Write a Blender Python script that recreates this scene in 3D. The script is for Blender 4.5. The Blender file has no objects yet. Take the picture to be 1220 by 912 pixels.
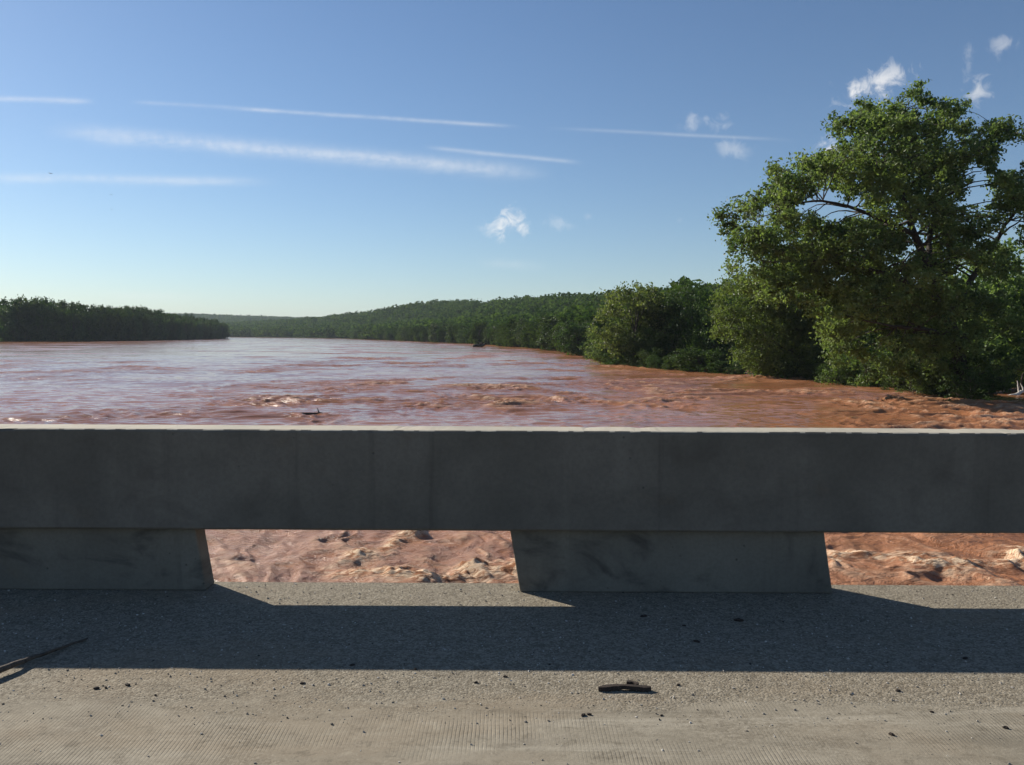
import bpy, bmesh, math, random
import numpy as np
from mathutils import Matrix, Vector

R = math.radians
rng = np.random.default_rng(7)
random.seed(7)
C = bpy.context.scene.collection
S = bpy.context.scene

# ------------------------------------------------------------------ camera
CAM_Z = 1.273            # eye height above the bridge deck (z = 0)
WZ = -2.53               # river level
FPX = 982.0              # focal length in photograph pixels (1220 wide)
PITCH, ROLL = R(3.26), R(0.28)
F_ = Vector((0, math.cos(PITCH), -math.sin(PITCH)))
U0 = Vector((0, math.sin(PITCH), math.cos(PITCH)))
R0 = Vector((1, 0, 0))
R_ = R0 * math.cos(ROLL) + U0 * math.sin(ROLL)
U_ = U0 * math.cos(ROLL) - R0 * math.sin(ROLL)
cam = bpy.data.cameras.new("camera")
camo = bpy.data.objects.new("camera", cam)
C.objects.link(camo)
camo.matrix_world = Matrix(((R_.x, U_.x, -F_.x, 0), (R_.y, U_.y, -F_.y, 0), (R_.z, U_.z, -F_.z, CAM_Z), (0, 0, 0, 1)))
cam.sensor_width = 36.0
cam.lens = 36.0 * FPX / 1220.0
cam.clip_start = 0.05
cam.clip_end = 20000
S.camera = camo
EYE = Vector((0, 0, CAM_Z))

def ray(px, py):
    return F_ + R_ * ((px - 610) / FPX) - U_ * ((py - 456) / FPX)
def on_z(px, py, z):
    d = ray(px, py)
    return EYE + d * ((z - CAM_Z) / d.z)
def at_y(px, py, y):
    d = ray(px, py)
    return EYE + d * (y / d.y)

# ------------------------------------------------------------------ light and exposure
SUN_AZ, SUN_EL = -53.0, 28.0        # degrees; azimuth from +Y, negative = towards -X
SKY_STRENGTH = 0.056
SUN_STRENGTH = 5.0
EXPOSURE = 0.50
S.view_settings.view_transform = 'Standard'
S.view_settings.look = 'None'
S.view_settings.exposure = EXPOSURE
S.view_settings.gamma = 1.0
S.view_settings.use_curve_mapping = False

w = bpy.data.worlds.new("World")
S.world = w
w.use_nodes = True
wt = w.node_tree
wt.nodes.clear()

class NB:
    """tiny node builder: arithmetic on sockets"""
    def __init__(s, t): s.t = t
    def n(s, typ, **k):
        o = s.t.nodes.new(typ)
        for a, b in k.items(): setattr(o, a, b)
        return o
    def m(s, op, a, b=None, c=None, clamp=False):
        o = s.t.nodes.new('ShaderNodeMath'); o.operation = op; o.use_clamp = clamp
        for i, v in enumerate((a, b, c)):
            if v is None: continue
            if isinstance(v, (int, float)): o.inputs[i].default_value = v
            else: s.t.links.new(v, o.inputs[i])
        return o.outputs[0]
    def smooth(s, v, a, b, lo=0.0, hi=1.0):
        o = s.t.nodes.new('ShaderNodeMapRange'); o.interpolation_type = 'SMOOTHSTEP'
        s.t.links.new(v, o.inputs[0])
        for i, x in enumerate((a, b, lo, hi)): o.inputs[i + 1].default_value = x
        return o.outputs[0]
    def link(s, a, b): s.t.links.new(a, b)
    def noise(s, vec, scale, detail=4, rough=0.55, dist=0.0, out=0):
        o = s.t.nodes.new('ShaderNodeTexNoise')
        if vec is not None: s.t.links.new(vec, o.inputs['Vector'])
        o.inputs['Scale'].default_value = scale; o.inputs['Detail'].default_value = detail
        o.inputs['Roughness'].default_value = rough; o.inputs['Distortion'].default_value = dist
        return o.outputs[out]
    def mapv(s, vec, scale=(1, 1, 1), loc=(0, 0, 0), rot=(0, 0, 0)):
        o = s.t.nodes.new('ShaderNodeMapping'); s.t.links.new(vec, o.inputs[0])
        o.inputs['Scale'].default_value = scale; o.inputs['Location'].default_value = loc; o.inputs['Rotation'].default_value = rot
        return o.outputs[0]
    def mix(s, f, a, b, mode='MIX'):
        o = s.t.nodes.new('ShaderNodeMix'); o.data_type = 'RGBA'; o.blend_type = mode
        for i, v in ((0, f), (6, a), (7, b)):
            if isinstance(v, (int, float)): o.inputs[i].default_value = v
            elif isinstance(v, tuple): o.inputs[i].default_value = (*v, 1) if len(v) == 3 else v
            else: s.t.links.new(v, o.inputs[i])
        return o.outputs[2]
    def ramp(s, v, stops):
        o = s.t.nodes.new('ShaderNodeValToRGB'); s.t.links.new(v, o.inputs[0])
        e = o.color_ramp.elements
        while len(e) < len(stops): e.new(0.5)
        for k, (p, c) in enumerate(stops):
            e[k].position = p; e[k].color = (*c, 1)
        return o.outputs[0]

b = NB(wt)
sky = b.n('ShaderNodeTexSky', sky_type='NISHITA', sun_disc=False)
sky.sun_elevation = R(SUN_EL)
sky.sun_rotation = R(SUN_AZ)
sky.altitude = 250; sky.air_density = 1.0; sky.dust_density = 0.25; sky.ozone_density = 2.0
geo = b.n('ShaderNodeTexCoord')
sep = b.n('ShaderNodeSeparateXYZ'); b.link(geo.outputs['Generated'], sep.inputs[0])
dx, dy, dz = sep.outputs
dys = b.m('MAXIMUM', dy, 0.02)
su = b.m('DIVIDE', dx, dys)           # direction coordinates of the sky: east-ness and height over north-ness
sv = b.m('DIVIDE', dz, dys)
ahead = b.smooth(dy, 0.05, 0.2)
vec = b.n('ShaderNodeCombineXYZ'); b.link(su, vec.inputs[0]); b.link(sv, vec.inputs[1])
wisp = b.noise(b.mapv(vec.outputs[0], scale=(9, 48, 1), rot=(0, 0, 0.09)), 1.0, 8, 0.66, 0.3)
lump = b.smooth(b.noise(vec.outputs[0], 46, 8, 0.62, 0.7), 0.33, 0.67)
fine = b.noise(vec.outputs[0], 90, 5, 0.6)
def skyuv(px, py):
    d = ray(px, py); return d.x / d.y, d.z / d.y
cloud = None
def add(v):
    global cloud
    cloud = v if cloud is None else b.m('ADD', cloud, v)
def trail(x0, y0, x1, y1, width, strength, rag=0.5, fade=0.18):
    u0, v0 = skyuv(x0, y0); u1, v1 = skyuv(x1, y1)
    L = math.hypot(u1 - u0, v1 - v0); cx, cy = (u1 - u0) / L, (v1 - v0) / L
    a = b.m('SUBTRACT', su, u0); c = b.m('SUBTRACT', sv, v0)
    t = b.m('DIVIDE', b.m('ADD', b.m('MULTIPLY', a, cx), b.m('MULTIPLY', c, cy)), L)
    p = b.m('ADD', b.m('MULTIPLY', a, -cy), b.m('MULTIPLY', c, cx))
    p = b.m('ADD', p, b.m('MULTIPLY', b.m('SUBTRACT', wisp, 0.5), width / FPX * 1.2))
    g = b.m('DIVIDE', p, width / FPX)
    g = b.m('POWER', 2.718, b.m('MULTIPLY', b.m('MULTIPLY', g, g), -1.0))
    e = b.m('MULTIPLY', b.smooth(t, 0, fade), b.smooth(t, 1 - fade, 1, 1, 0))
    r = b.smooth(b.m('ADD', b.m('MULTIPLY', wisp, 0.6), b.m('MULTIPLY', fine, 0.4)), 0.30, 0.70, 1 - rag, 1)
    add(b.m('MULTIPLY', b.m('MULTIPLY', g, e), b.m('MULTIPLY', r, strength)))
def puff(px, py, rx, ry, strength, lo=0.42, hi=0.66, tilt=0.0):
    u0, v0 = skyuv(px, py)
    a = b.m('SUBTRACT', su, u0); c = b.m('SUBTRACT', sv, v0)
    ct, st = math.cos(R(tilt)), math.sin(R(tilt))
    p = b.m('DIVIDE', b.m('ADD', b.m('MULTIPLY', a, ct), b.m('MULTIPLY', c, st)), rx / FPX)
    q = b.m('DIVIDE', b.m('SUBTRACT', b.m('MULTIPLY', c, ct), b.m('MULTIPLY', a, st)), ry / FPX)
    g = b.m('POWER', 2.718, b.m('MULTIPLY', b.m('ADD', b.m('MULTIPLY', p, p), b.m('MULTIPLY', q, q)), -1.0))
    k = b.smooth(b.m('ADD', b.m('MULTIPLY', g, 0.80), b.m('SUBTRACT', b.m('MULTIPLY', lump, 0.62), 0.62)), 0.0, 0.95)
    add(b.m('MULTIPLY', k, strength))
trail(-60, 116, 118, 121, 3.0, 0.30)
trail(150, 121, 345, 133, 2.2, 0.18, 0.7)
trail(270, 129, 630, 152, 2.2, 0.30, 0.7)
trail(40, 153, 670, 209, 8.5, 0.36, 0.75, 0.16)
trail(150, 166, 560, 196, 4.0, 0.16, 0.9, 0.2)
trail(500, 175, 700, 195, 2.4, 0.27, 0.5)
trail(-60, 211, 340, 217, 5.0, 0.32, 0.7, 0.25)
trail(640, 152, 960, 168, 1.9, 0.17, 0.5, 0.3)
trail(100, 352, 260, 355, 5, 0.16, 0.6, 0.4)
trail(560, 312, 660, 318, 5, 0.14, 0.8, 0.4)
puff(608, 268, 25, 21, 0.95, 0.40, 0.60)
puff(660, 266, 26, 11, 0.26)
puff(585, 276, 22, 10, 0.22)
puff(702, 258, 8, 6, 0.22)
puff(830, 146, 17, 13, 0.36)
puff(862, 143, 14, 14, 0.28)
puff(872, 178, 22, 13, 0.30, tilt=-15)
puff(1046, 100, 52, 22, 0.75, 0.36, 0.60, tilt=20)
puff(1015, 115, 18, 14, 0.4)
puff(990, 176, 20, 14, 0.66)
puff(1166, 108, 26, 17, 0.5, tilt=25)
puff(1196, 54, 18, 14, 0.34)
puff(1155, 68, 10, 20, 0.26)
puff(808, 262, 8, 6, 0.12)
cloud = b.m('MULTIPLY', b.m('MINIMUM', cloud, 0.95), ahead)
skyc = b.n('ShaderNodeHueSaturation'); b.link(sky.outputs[0], skyc.inputs['Color'])
skyc.inputs['Saturation'].default_value = 1.0
CLOUD_RAD = 13.0
skyt = b.mix(1.0, skyc.outputs[0], (1.0, 1.13, 1.28), 'MULTIPLY')
mixc = b.mix(cloud, skyt, (CLOUD_RAD, CLOUD_RAD * 0.985, CLOUD_RAD * 0.96))
bg = b.n('ShaderNodeBackground'); b.link(mixc, bg.inputs[0]); bg.inputs[1].default_value = SKY_STRENGTH
ow = b.n('ShaderNodeOutputWorld'); b.link(bg.outputs[0], ow.inputs[0])

sl = bpy.data.lights.new("sun", 'SUN'); sl.energy = SUN_STRENGTH; sl.angle = R(0.53); sl.color = (1.0, 0.93, 0.82)
so = bpy.data.objects.new("sun", sl); C.objects.link(so)
sd = Vector((math.sin(R(SUN_AZ)) * math.cos(R(SUN_EL)), math.cos(R(SUN_AZ)) * math.cos(R(SUN_EL)), math.sin(R(SUN_EL))))
so.rotation_euler = sd.to_track_quat('Z', 'Y').to_euler()
so.location = sd * 60

# ------------------------------------------------------------------ helpers
def tag(o, label=None, cat=None, group=None, kind=None):
    if label: o['label'] = label
    if cat: o['category'] = cat
    if group: o['group'] = group
    if kind: o['kind'] = kind
    return o
def empty(name, loc=(0, 0, 0)):
    o = bpy.data.objects.new(name, None); C.objects.link(o); o.location = loc; o.empty_display_size = 0.3
    return o
def link(name, me, mat=None, parent=None):
    o = bpy.data.objects.new(name, me); C.objects.link(o)
    if mat is not None and not me.materials: me.materials.append(mat)
    if parent is not None: o.parent = parent
    return o
def mesh_np(name, V, Fc, smooth=False):
    """V (n,3); Fc (m,k) faces all of k corners"""
    V = np.ascontiguousarray(V, dtype=np.float32); Fc = np.ascontiguousarray(Fc, dtype=np.int32)
    m, k = Fc.shape
    me = bpy.data.meshes.new(name)
    me.vertices.add(len(V)); me.vertices.foreach_set('co', V.ravel())
    me.loops.add(m * k); me.loops.foreach_set('vertex_index', Fc.ravel())
    me.polygons.add(m)
    me.polygons.foreach_set('loop_start', np.arange(0, m * k, k, dtype=np.int32))
    me.polygons.foreach_set('loop_total', np.full(m, k, dtype=np.int32))
    me.polygons.foreach_set('use_smooth', np.full(m, smooth, dtype=bool))
    me.update(calc_edges=True)
    return me
def newmat(name):
    m = bpy.data.materials.new(name); m.use_nodes = True
    t = m.node_tree
    p = t.nodes['Principled BSDF']
    return m, NB(t), p
def bump(nb, p, h, strength=0.5, dist=0.01):
    o = nb.n('ShaderNodeBump'); o.inputs['Strength'].default_value = strength; o.inputs['Distance'].default_value = dist
    nb.link(h, o.inputs['Height'])
    nb.link(o.outputs[0], p.inputs['Normal'])
    return o

# gradient noise in numpy -------------------------------------------------
PERM = rng.permutation(4096)
GA = rng.uniform(0, 2 * np.pi, 4096)
GX, GY = np.cos(GA), np.sin(GA)
def perlin(x, y):
    xi = np.floor(x).astype(np.int64); yi = np.floor(y).astype(np.int64)
    fx, fy = x - xi, y - yi
    def g(i, j, ax, ay):
        h = PERM[(PERM[i & 4095] + j) & 4095]
        return GX[h] * ax + GY[h] * ay
    u = fx * fx * fx * (fx * (fx * 6 - 15) + 10); v = fy * fy * fy * (fy * (fy * 6 - 15) + 10)
    a = g(xi, yi, fx, fy); c = g(xi + 1, yi, fx - 1, fy)
    d = g(xi, yi + 1, fx, fy - 1); e = g(xi + 1, yi + 1, fx - 1, fy - 1)
    return ((a + (c - a) * u) * (1 - v) + (d + (e - d) * u) * v) * 1.5
def fbm(x, y, o=4, gain=0.5):
    s = 0; a = 1
    for k in range(o):
        s = s + a * perlin(x * 2 ** k + 17.3 * k, y * 2 ** k - 9.1 * k); a *= gain
    return s
def sstep(x, a, b_):
    t = np.clip((x - a) / (b_ - a), 0, 1); return t * t * (3 - 2 * t)

def tube_mesh(paths, name, sides=8):
    """paths: list of [(Vector, radius), ...] -> one mesh of tapered closed tubes"""
    V, Fq = [], []
    for path in paths:
        n0 = len(V); prev = None
        for i, (p, r) in enumerate(path):
            p = Vector(p)
            a = Vector(path[max(i - 1, 0)][0]); c = Vector(path[min(i + 1, len(path) - 1)][0])
            t = (c - a).normalized()
            if prev is None:
                s = t.orthogonal().normalized()
            else:
                s = (prev - t * prev.dot(t)).normalized()
            prev = s; q = t.cross(s)
            for k in range(sides):
                an = 2 * math.pi * k / sides
                V.append(p + (s * math.cos(an) + q * math.sin(an)) * r)
        for i in range(len(path) - 1):
            for k in range(sides):
                k2 = (k + 1) % sides
                Fq.append((n0 + i * sides + k, n0 + i * sides + k2, n0 + (i + 1) * sides + k2, n0 + (i + 1) * sides + k))
        Fq.append(tuple(n0 + k for k in reversed(range(sides))))
        e = n0 + (len(path) - 1) * sides
        Fq.append(tuple(e + k for k in range(sides)))
    me = bpy.data.meshes.new(name); me.from_pydata([tuple(v) for v in V], [], Fq)
    for p in me.polygons: p.use_smooth = True
    me.update()
    return me
def curve_path(pts, r0, r1, n=8, jit=0.0):
    """Catmull-Rom through pts with tapering radius"""
    P = [Vector(p) for p in pts]
    P = [P[0] * 2 - P[1]] + P + [P[-1] * 2 - P[-2]]
    out = []
    N = (len(P) - 3) * n
    for i in range(len(P) - 3):
        a, c, d, e = P[i:i + 4]
        for k in range(n + (1 if i == len(P) - 4 else 0)):
            t = k / n
            q = 0.5 * ((2 * c) + (d - a) * t + (2 * a - 5 * c + 4 * d - e) * t * t + (3 * c - a - 3 * d + e) * t ** 3)
            f = (i * n + k) / N
            q = q + Vector((random.gauss(0, jit), random.gauss(0, jit), random.gauss(0, jit)))
            out.append((q, r0 + (r1 - r0) * f ** 0.8))
    return out

# ------------------------------------------------------------------ materials
def leaf_mat(name, c0, c1, trans=0.35, spec=0.3, psc=0.45):
    m, nb, p = newmat(name)
    g = nb.n('ShaderNodeNewGeometry')
    oi = nb.n('ShaderNodeObjectInfo')
    tc = nb.n('ShaderNodeTexCoord')
    pat = nb.smooth(nb.noise(tc.outputs['Object'], psc, 3), 0.3, 0.7)
    f = nb.m('ADD', nb.m('MULTIPLY', g.outputs['Random Per Island'], 0.55), nb.m('MULTIPLY', nb.m('SUBTRACT', pat, 0.2), 0.7), clamp=True)
    col = nb.mix(f, c0, c1)
    hs = nb.n('ShaderNodeHueSaturation'); nb.link(col, hs.inputs['Color'])
    nb.link(nb.m('ADD', 0.485, nb.m('MULTIPLY', oi.outputs['Random'], 0.03)), hs.inputs['Hue'])
    nb.link(nb.m('ADD', 0.8, nb.m('MULTIPLY', oi.outputs['Random'], 0.4)), hs.inputs['Value'])
    col = hs.outputs[0]
    nb.link(col, p.inputs['Base Color'])
    p.inputs['Roughness'].default_value = 0.5
    p.inputs['Specular IOR Level'].default_value = spec
    tr = nb.n('ShaderNodeBsdfTranslucent')
    nb.link(nb.mix(1.0, col, (1.22, 1.30, 0.70), 'MULTIPLY'), tr.inputs[0])
    mx = nb.n('ShaderNodeMixShader'); mx.inputs[0].default_value = trans
    nb.link(p.outputs[0], mx.inputs[1]); nb.link(tr.outputs[0], mx.inputs[2])
    nb.link(mx.outputs[0], m.node_tree.nodes['Material Output'].inputs[0])
    return m
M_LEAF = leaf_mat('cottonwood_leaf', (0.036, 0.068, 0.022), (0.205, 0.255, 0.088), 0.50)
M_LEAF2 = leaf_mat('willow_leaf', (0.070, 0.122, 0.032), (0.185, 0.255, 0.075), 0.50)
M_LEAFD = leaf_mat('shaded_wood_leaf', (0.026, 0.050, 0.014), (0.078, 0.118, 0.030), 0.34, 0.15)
M_LEAFF = leaf_mat('distant_leaf', (0.020, 0.044, 0.013), (0.088, 0.128, 0.032), 0.32, 0.0, 0.13)
def bark_mat(name, c0, c1, sc=1.0):
    m, nb, p = newmat(name)
    tc = nb.n('ShaderNodeTexCoord')
    v = nb.mapv(tc.outputs['Object'], scale=(6 * sc, 6 * sc, 1.2 * sc))
    n = nb.noise(v, 1.0, 6, 0.65, 0.5)
    nb.link(nb.ramp(n, [(0.3, c0), (0.7, c1)]), p.inputs['Base Color'])
    p.inputs['Roughness'].default_value = 0.9
    bump(nb, p, n, 0.7, 0.04 / sc)
    return m
M_BARK = bark_mat('tree_bark', (0.020, 0.016, 0.012), (0.070, 0.056, 0.044))
M_BLEACH = bark_mat('bleached_wood', (0.38, 0.35, 0.31), (0.66, 0.62, 0.56))
M_DRIFT = bark_mat('wet_driftwood', (0.02, 0.015, 0.012), (0.07, 0.05, 0.04))
M_STICK = bark_mat('stick_bark', (0.03, 0.022, 0.016), (0.13, 0.10, 0.075), 8)
M_CHIP = bark_mat('chip_bark', (0.012, 0.008, 0.006), (0.05, 0.032, 0.022), 20)

# water
def water_mat():
    m, nb, p = newmat('muddy_river_water')
    tc = nb.n('ShaderNodeTexCoord'); pos = tc.outputs['Object']
    at = nb.n('ShaderNodeAttribute', attribute_name='foam')
    big = nb.noise(nb.mapv(pos, scale=(0.035, 0.06, 1)), 1.0, 5, 0.6)
    mid = nb.noise(nb.mapv(pos, scale=(0.5, 0.9, 1)), 1.0, 6, 0.65, 0.8)
    mud = nb.mix(nb.smooth(big, 0.35, 0.65), (0.285, 0.118, 0.055), (0.375, 0.162, 0.076))
    mud = nb.mix(nb.smooth(mid, 0.45, 0.75, 0, 0.5), mud, (0.45, 0.225, 0.118))
    tex = nb.noise(nb.mapv(pos, scale=(3.0, 6.5, 1)), 1.0, 9, 0.74, 1.0)
    fo = nb.m('MULTIPLY', at.outputs['Fac'], nb.smooth(tex, 0.43, 0.60), clamp=True)
    col = nb.mix(fo, mud, (0.78, 0.58, 0.39))
    nb.link(col, p.inputs['Base Color'])
    nb.link(nb.m('ADD', 0.12, nb.m('ADD', nb.m('MULTIPLY', at.outputs['Fac'], 0.55), nb.m('MULTIPLY', nb.n('ShaderNodeAttribute', attribute_name='rough').outputs['Fac'], 0.16))), p.inputs['Roughness'])
    p.inputs['IOR'].default_value = 1.33
    ar = nb.n('ShaderNodeAttribute', attribute_name='rough')
    n1 = nb.noise(nb.mapv(pos, scale=(1.1, 2.6, 1)), 1.0, 11, 0.68, 0.8)
    n2 = nb.noise(nb.mapv(pos, scale=(0.14, 0.36, 1)), 1.0, 7, 0.64, 0.5)
    b1 = nb.n('ShaderNodeBump'); b1.inputs['Distance'].default_value = 0.20
    nb.link(nb.m('ADD', 0.06, nb.m('MULTIPLY', ar.outputs['Fac'], 0.85)), b1.inputs['Strength'])
    nb.link(n1, b1.inputs['Height'])
    b2 = nb.n('ShaderNodeBump'); b2.inputs['Distance'].default_value = 0.5
    nb.link(nb.m('ADD', 0.06, nb.m('MULTIPLY', ar.outputs['Fac'], 0.8)), b2.inputs['Strength'])
    nb.link(n2, b2.inputs['Height']); nb.link(b1.outputs[0], b2.inputs['Normal'])
    nb.link(b2.outputs[0], p.inputs['Normal'])
    return m
M_WATER = water_mat()

def ground_mat():
    m, nb, p = newmat('forest_floor')
    tc = nb.n('ShaderNodeTexCoord'); pos = tc.outputs['Object']
    n = nb.noise(pos, 0.06, 8, 0.65)
    nb.link(nb.ramp(n, [(0.3, (0.030, 0.050, 0.018)), (0.7, (0.062, 0.090, 0.030))]), p.inputs['Base Color'])
    p.inputs['Roughness'].default_value = 0.95; p.inputs['Specular IOR Level'].default_value = 0.0
    bump(nb, p, n, 1.0, 4.0)
    return m
M_GROUND = ground_mat()

def concrete_mat(name, c0, c1, stain, stain_amt):
    m, nb, p = newmat(name)
    tc = nb.n('ShaderNodeTexCoord'); pos = tc.outputs['Object']
    n1 = nb.noise(pos, 1.6, 7, 0.6)
    n2 = nb.noise(pos, 60, 5, 0.6)
    drip = nb.noise(nb.mapv(pos, scale=(6.0, 1, 0.7)), 1.0, 5, 0.6, 0.3)
    blot = nb.noise(nb.mapv(pos, scale=(2.6, 1, 4.2), loc=(3.1, 0, 1.7)), 1.0, 5, 0.6, 0.6)
    col = nb.mix(nb.smooth(n1, 0.3, 0.7), c0, c1)
    col = nb.mix(nb.smooth(drip, 0.54, 0.80, 0, 0.25), col, tuple(x * 1.35 for x in c1))
    col = nb.mix(nb.smooth(blot, 0.50, 0.74, 0, stain_amt), col, stain)
    run = nb.noise(nb.mapv(pos, scale=(9.0, 1, 0.35), loc=(2, 0, 4)), 1.0, 4, 0.65, 0.4)
    col = nb.mix(nb.smooth(run, 0.54, 0.80, 0, 0.36), col, tuple(x * 0.6 for x in stain))
    rust = nb.noise(nb.mapv(pos, scale=(1.1, 1, 2.0), loc=(7, 0, 2)), 1.0, 6, 0.7, 0.5)
    col = nb.mix(nb.smooth(rust, 0.56, 0.74, 0, 0.4), col, (c1[0] * 0.95, c1[1] * 0.78, c1[2] * 0.62))
    col = nb.mix(nb.smooth(n2, 0.35, 0.7, 0, 0.22), col, tuple(x * 0.6 for x in c0))
    vo = nb.n('ShaderNodeTexVoronoi'); vo.inputs['Scale'].default_value = 14; nb.link(pos, vo.inputs['Vector'])
    pit = nb.smooth(vo.outputs['Distance'], 0.03, 0.12)
    pitm = nb.m('MULTIPLY', nb.m('SUBTRACT', 1.0, pit), nb.smooth(n1, 0.5, 0.6))
    col = nb.mix(nb.m('MULTIPLY', pitm, 0.6), col, tuple(x * 0.35 for x in c0))
    nb.link(col, p.inputs['Base Color'])
    p.inputs['Roughness'].default_value = 0.9
    p.inputs['Specular IOR Level'].default_value = 0.25
    h = nb.m('ADD', nb.m('MULTIPLY', n2, 0.25), nb.m('ADD', nb.m('MULTIPLY', n1, 0.5), nb.m('MULTIPLY', pitm, -1.0)))
    bump(nb, p, h, 0.5, 0.006)
    return m
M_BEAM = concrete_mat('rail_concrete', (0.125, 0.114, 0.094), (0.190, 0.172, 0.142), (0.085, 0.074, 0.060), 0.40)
M_TOP = concrete_mat('sunlit_rail_top', (0.41, 0.375, 0.295), (0.52, 0.47, 0.37), (0.24, 0.22, 0.19), 0.3)  # beam concrete made paler: the top's sunlight is put into its colour
M_POST = concrete_mat('post_concrete', (0.150, 0.136, 0.110), (0.210, 0.190, 0.152), (0.045, 0.040, 0.034), 0.85)

def deck_mat():
    m, nb, p = newmat('deck_concrete')
    tc = nb.n('ShaderNodeTexCoord'); pos = tc.outputs['Object']
    sp = nb.n('ShaderNodeSeparateXYZ'); nb.link(pos, sp.inputs[0])
    x, y, z = sp.outputs
    edge = nb.noise(nb.mapv(pos, scale=(1.4, 5, 1)), 1.0, 7, 0.65, 0.5)
    gy = nb.m('ADD', y, nb.m('MULTIPLY', nb.m('SUBTRACT', edge, 0.5), 0.55))
    grit = nb.smooth(gy, 2.72, 2.86)                          # gritty shoulder next to the rail
    n_s = nb.noise(pos, 95, 4, 0.7)
    n_m = nb.noise(pos, 22, 6, 0.7)
    n_l = nb.noise(pos, 1.5, 6, 0.6)
    vor = nb.n('ShaderNodeTexVoronoi'); vor.inputs['Scale'].default_value = 120; nb.link(pos, vor.inputs['Vector'])
    stone = nb.n('ShaderNodeSeparateColor'); nb.link(vor.outputs['Color'], stone.inputs[0])
    c_g = nb.ramp(nb.m('ADD', nb.m('MULTIPLY', stone.outputs[0], 0.55), nb.m('MULTIPLY', n_m, 0.5)),
                  [(0.1, (0.110, 0.093, 0.072)), (0.5, (0.225, 0.199, 0.158)), (0.92, (0.37, 0.337, 0.282))])
    c_c = nb.ramp(nb.m('ADD', nb.m('MULTIPLY', n_l, 0.65), nb.m('MULTIPLY', n_m, 0.35)),
                  [(0.30, (0.205, 0.184, 0.148)), (0.50, (0.290, 0.262, 0.214)), (0.72, (0.375, 0.342, 0.285))])
    # tined grooves that run across the bridge, partly worn away
    gx = nb.m('ADD', x, nb.m('MULTIPLY', nb.m('SUBTRACT', nb.noise(pos, 2.2, 4, 0.6), 0.5), 0.022))
    gr = nb.m('SINE', nb.m('MULTIPLY', gx, 2 * math.pi / 0.0128))
    worn = nb.noise(nb.mapv(pos, scale=(1.0, 2.2, 1), loc=(5, 2, 0)), 1.0, 5, 0.62)
    wmask = nb.m('MULTIPLY', nb.smooth(worn, 0.44, 0.66), nb.m('SUBTRACT', 1.0, grit))
    groove = nb.m('MULTIPLY', nb.smooth(gr, 0.2, 0.9), wmask)
    c_c = nb.mix(nb.m('MULTIPLY', groove, nb.smooth(nb.noise(nb.mapv(pos, scale=(9, 3, 1)), 1.0, 6, 0.75), 0.40, 0.66, 0.0, 0.80)), c_c, (0.105, 0.090, 0.070))
    dirt = nb.noise(nb.mapv(pos, scale=(0.8, 1.6, 1), loc=(1, 9, 0)), 1.0, 7, 0.66, 0.6)
    c_c = nb.mix(nb.m('MULTIPLY', nb.smooth(dirt, 0.48, 0.60), 0.65), c_c, c_g)
    scuff = nb.noise(nb.mapv(pos, scale=(0.5, 7.0, 1), loc=(3, 1, 0), rot=(0, 0, 0.05)), 1.0, 7, 0.68, 0.4)
    c_c = nb.mix(nb.smooth(scuff, 0.52, 0.66, 0, 0.55), c_c, (0.43, 0.40, 0.34))
    c_c = nb.mix(nb.smooth(scuff, 0.46, 0.34, 0, 0.45), c_c, (0.15, 0.135, 0.11))
    col = nb.mix(grit, c_c, c_g)
    col = nb.mix(nb.smooth(nb.noise(pos, 3.1, 5, 0.6), 0.52, 0.72, 0, 0.35), col, (0.17, 0.15, 0.125))
    pale = nb.m('MULTIPLY', nb.smooth(n_s, 0.64, 0.74), 0.6)
    col = nb.mix(pale, col, (0.50, 0.475, 0.42))
    dark = nb.m('MULTIPLY', nb.smooth(n_s, 0.36, 0.26), 0.55)
    col = nb.mix(dark, col, (0.07, 0.06, 0.05))
    silt = nb.noise(nb.mapv(pos, scale=(0.7, 1.3, 1), loc=(4, 4, 0)), 1.0, 6, 0.62, 0.5)
    col = nb.mix(nb.smooth(silt, 0.48, 0.66, 0, 0.45), col, (0.27, 0.215, 0.155))
    mot = nb.noise(nb.mapv(pos, scale=(13, 17, 1)), 1.0, 6, 0.72, 0.4)
    grain = nb.noise(pos, 55, 6, 0.8)
    col = nb.mix(nb.smooth(grain, 0.55, 0.66, 0, 0.5), col, (0.13, 0.112, 0.088))
    col = nb.mix(nb.smooth(grain, 0.44, 0.33, 0, 0.45), col, (0.46, 0.425, 0.36))
    col = nb.mix(nb.smooth(mot, 0.52, 0.68, 0, 0.50), col, (0.12, 0.104, 0.080))
    col = nb.mix(nb.smooth(mot, 0.46, 0.30, 0, 0.30), col, (0.44, 0.405, 0.335))
    col = nb.mix(1.0, col, (0.975, 0.95, 0.88), 'MULTIPLY')
    nb.link(col, p.inputs['Base Color'])
    p.inputs['Roughness'].default_value = 0.92
    p.inputs['Specular IOR Level'].default_value = 0.2
    hg = nb.m('ADD', nb.m('MULTIPLY', vor.outputs['Distance'], -0.7), nb.m('ADD', nb.m('MULTIPLY', n_s, 0.8), n_m))
    hc = nb.m('ADD', nb.m('MULTIPLY', groove, -0.3), nb.m('ADD', nb.m('MULTIPLY', n_s, 0.35), nb.m('MULTIPLY', n_m, 0.4)))
    mh = nb.n('ShaderNodeMix'); mh.data_type = 'FLOAT'
    nb.link(grit, mh.inputs[0]); nb.link(hc, mh.inputs[2]); nb.link(hg, mh.inputs[3])
    bump(nb, p, mh.outputs[0], 0.55, 0.006)
    return m
M_DECK = deck_mat()

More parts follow.
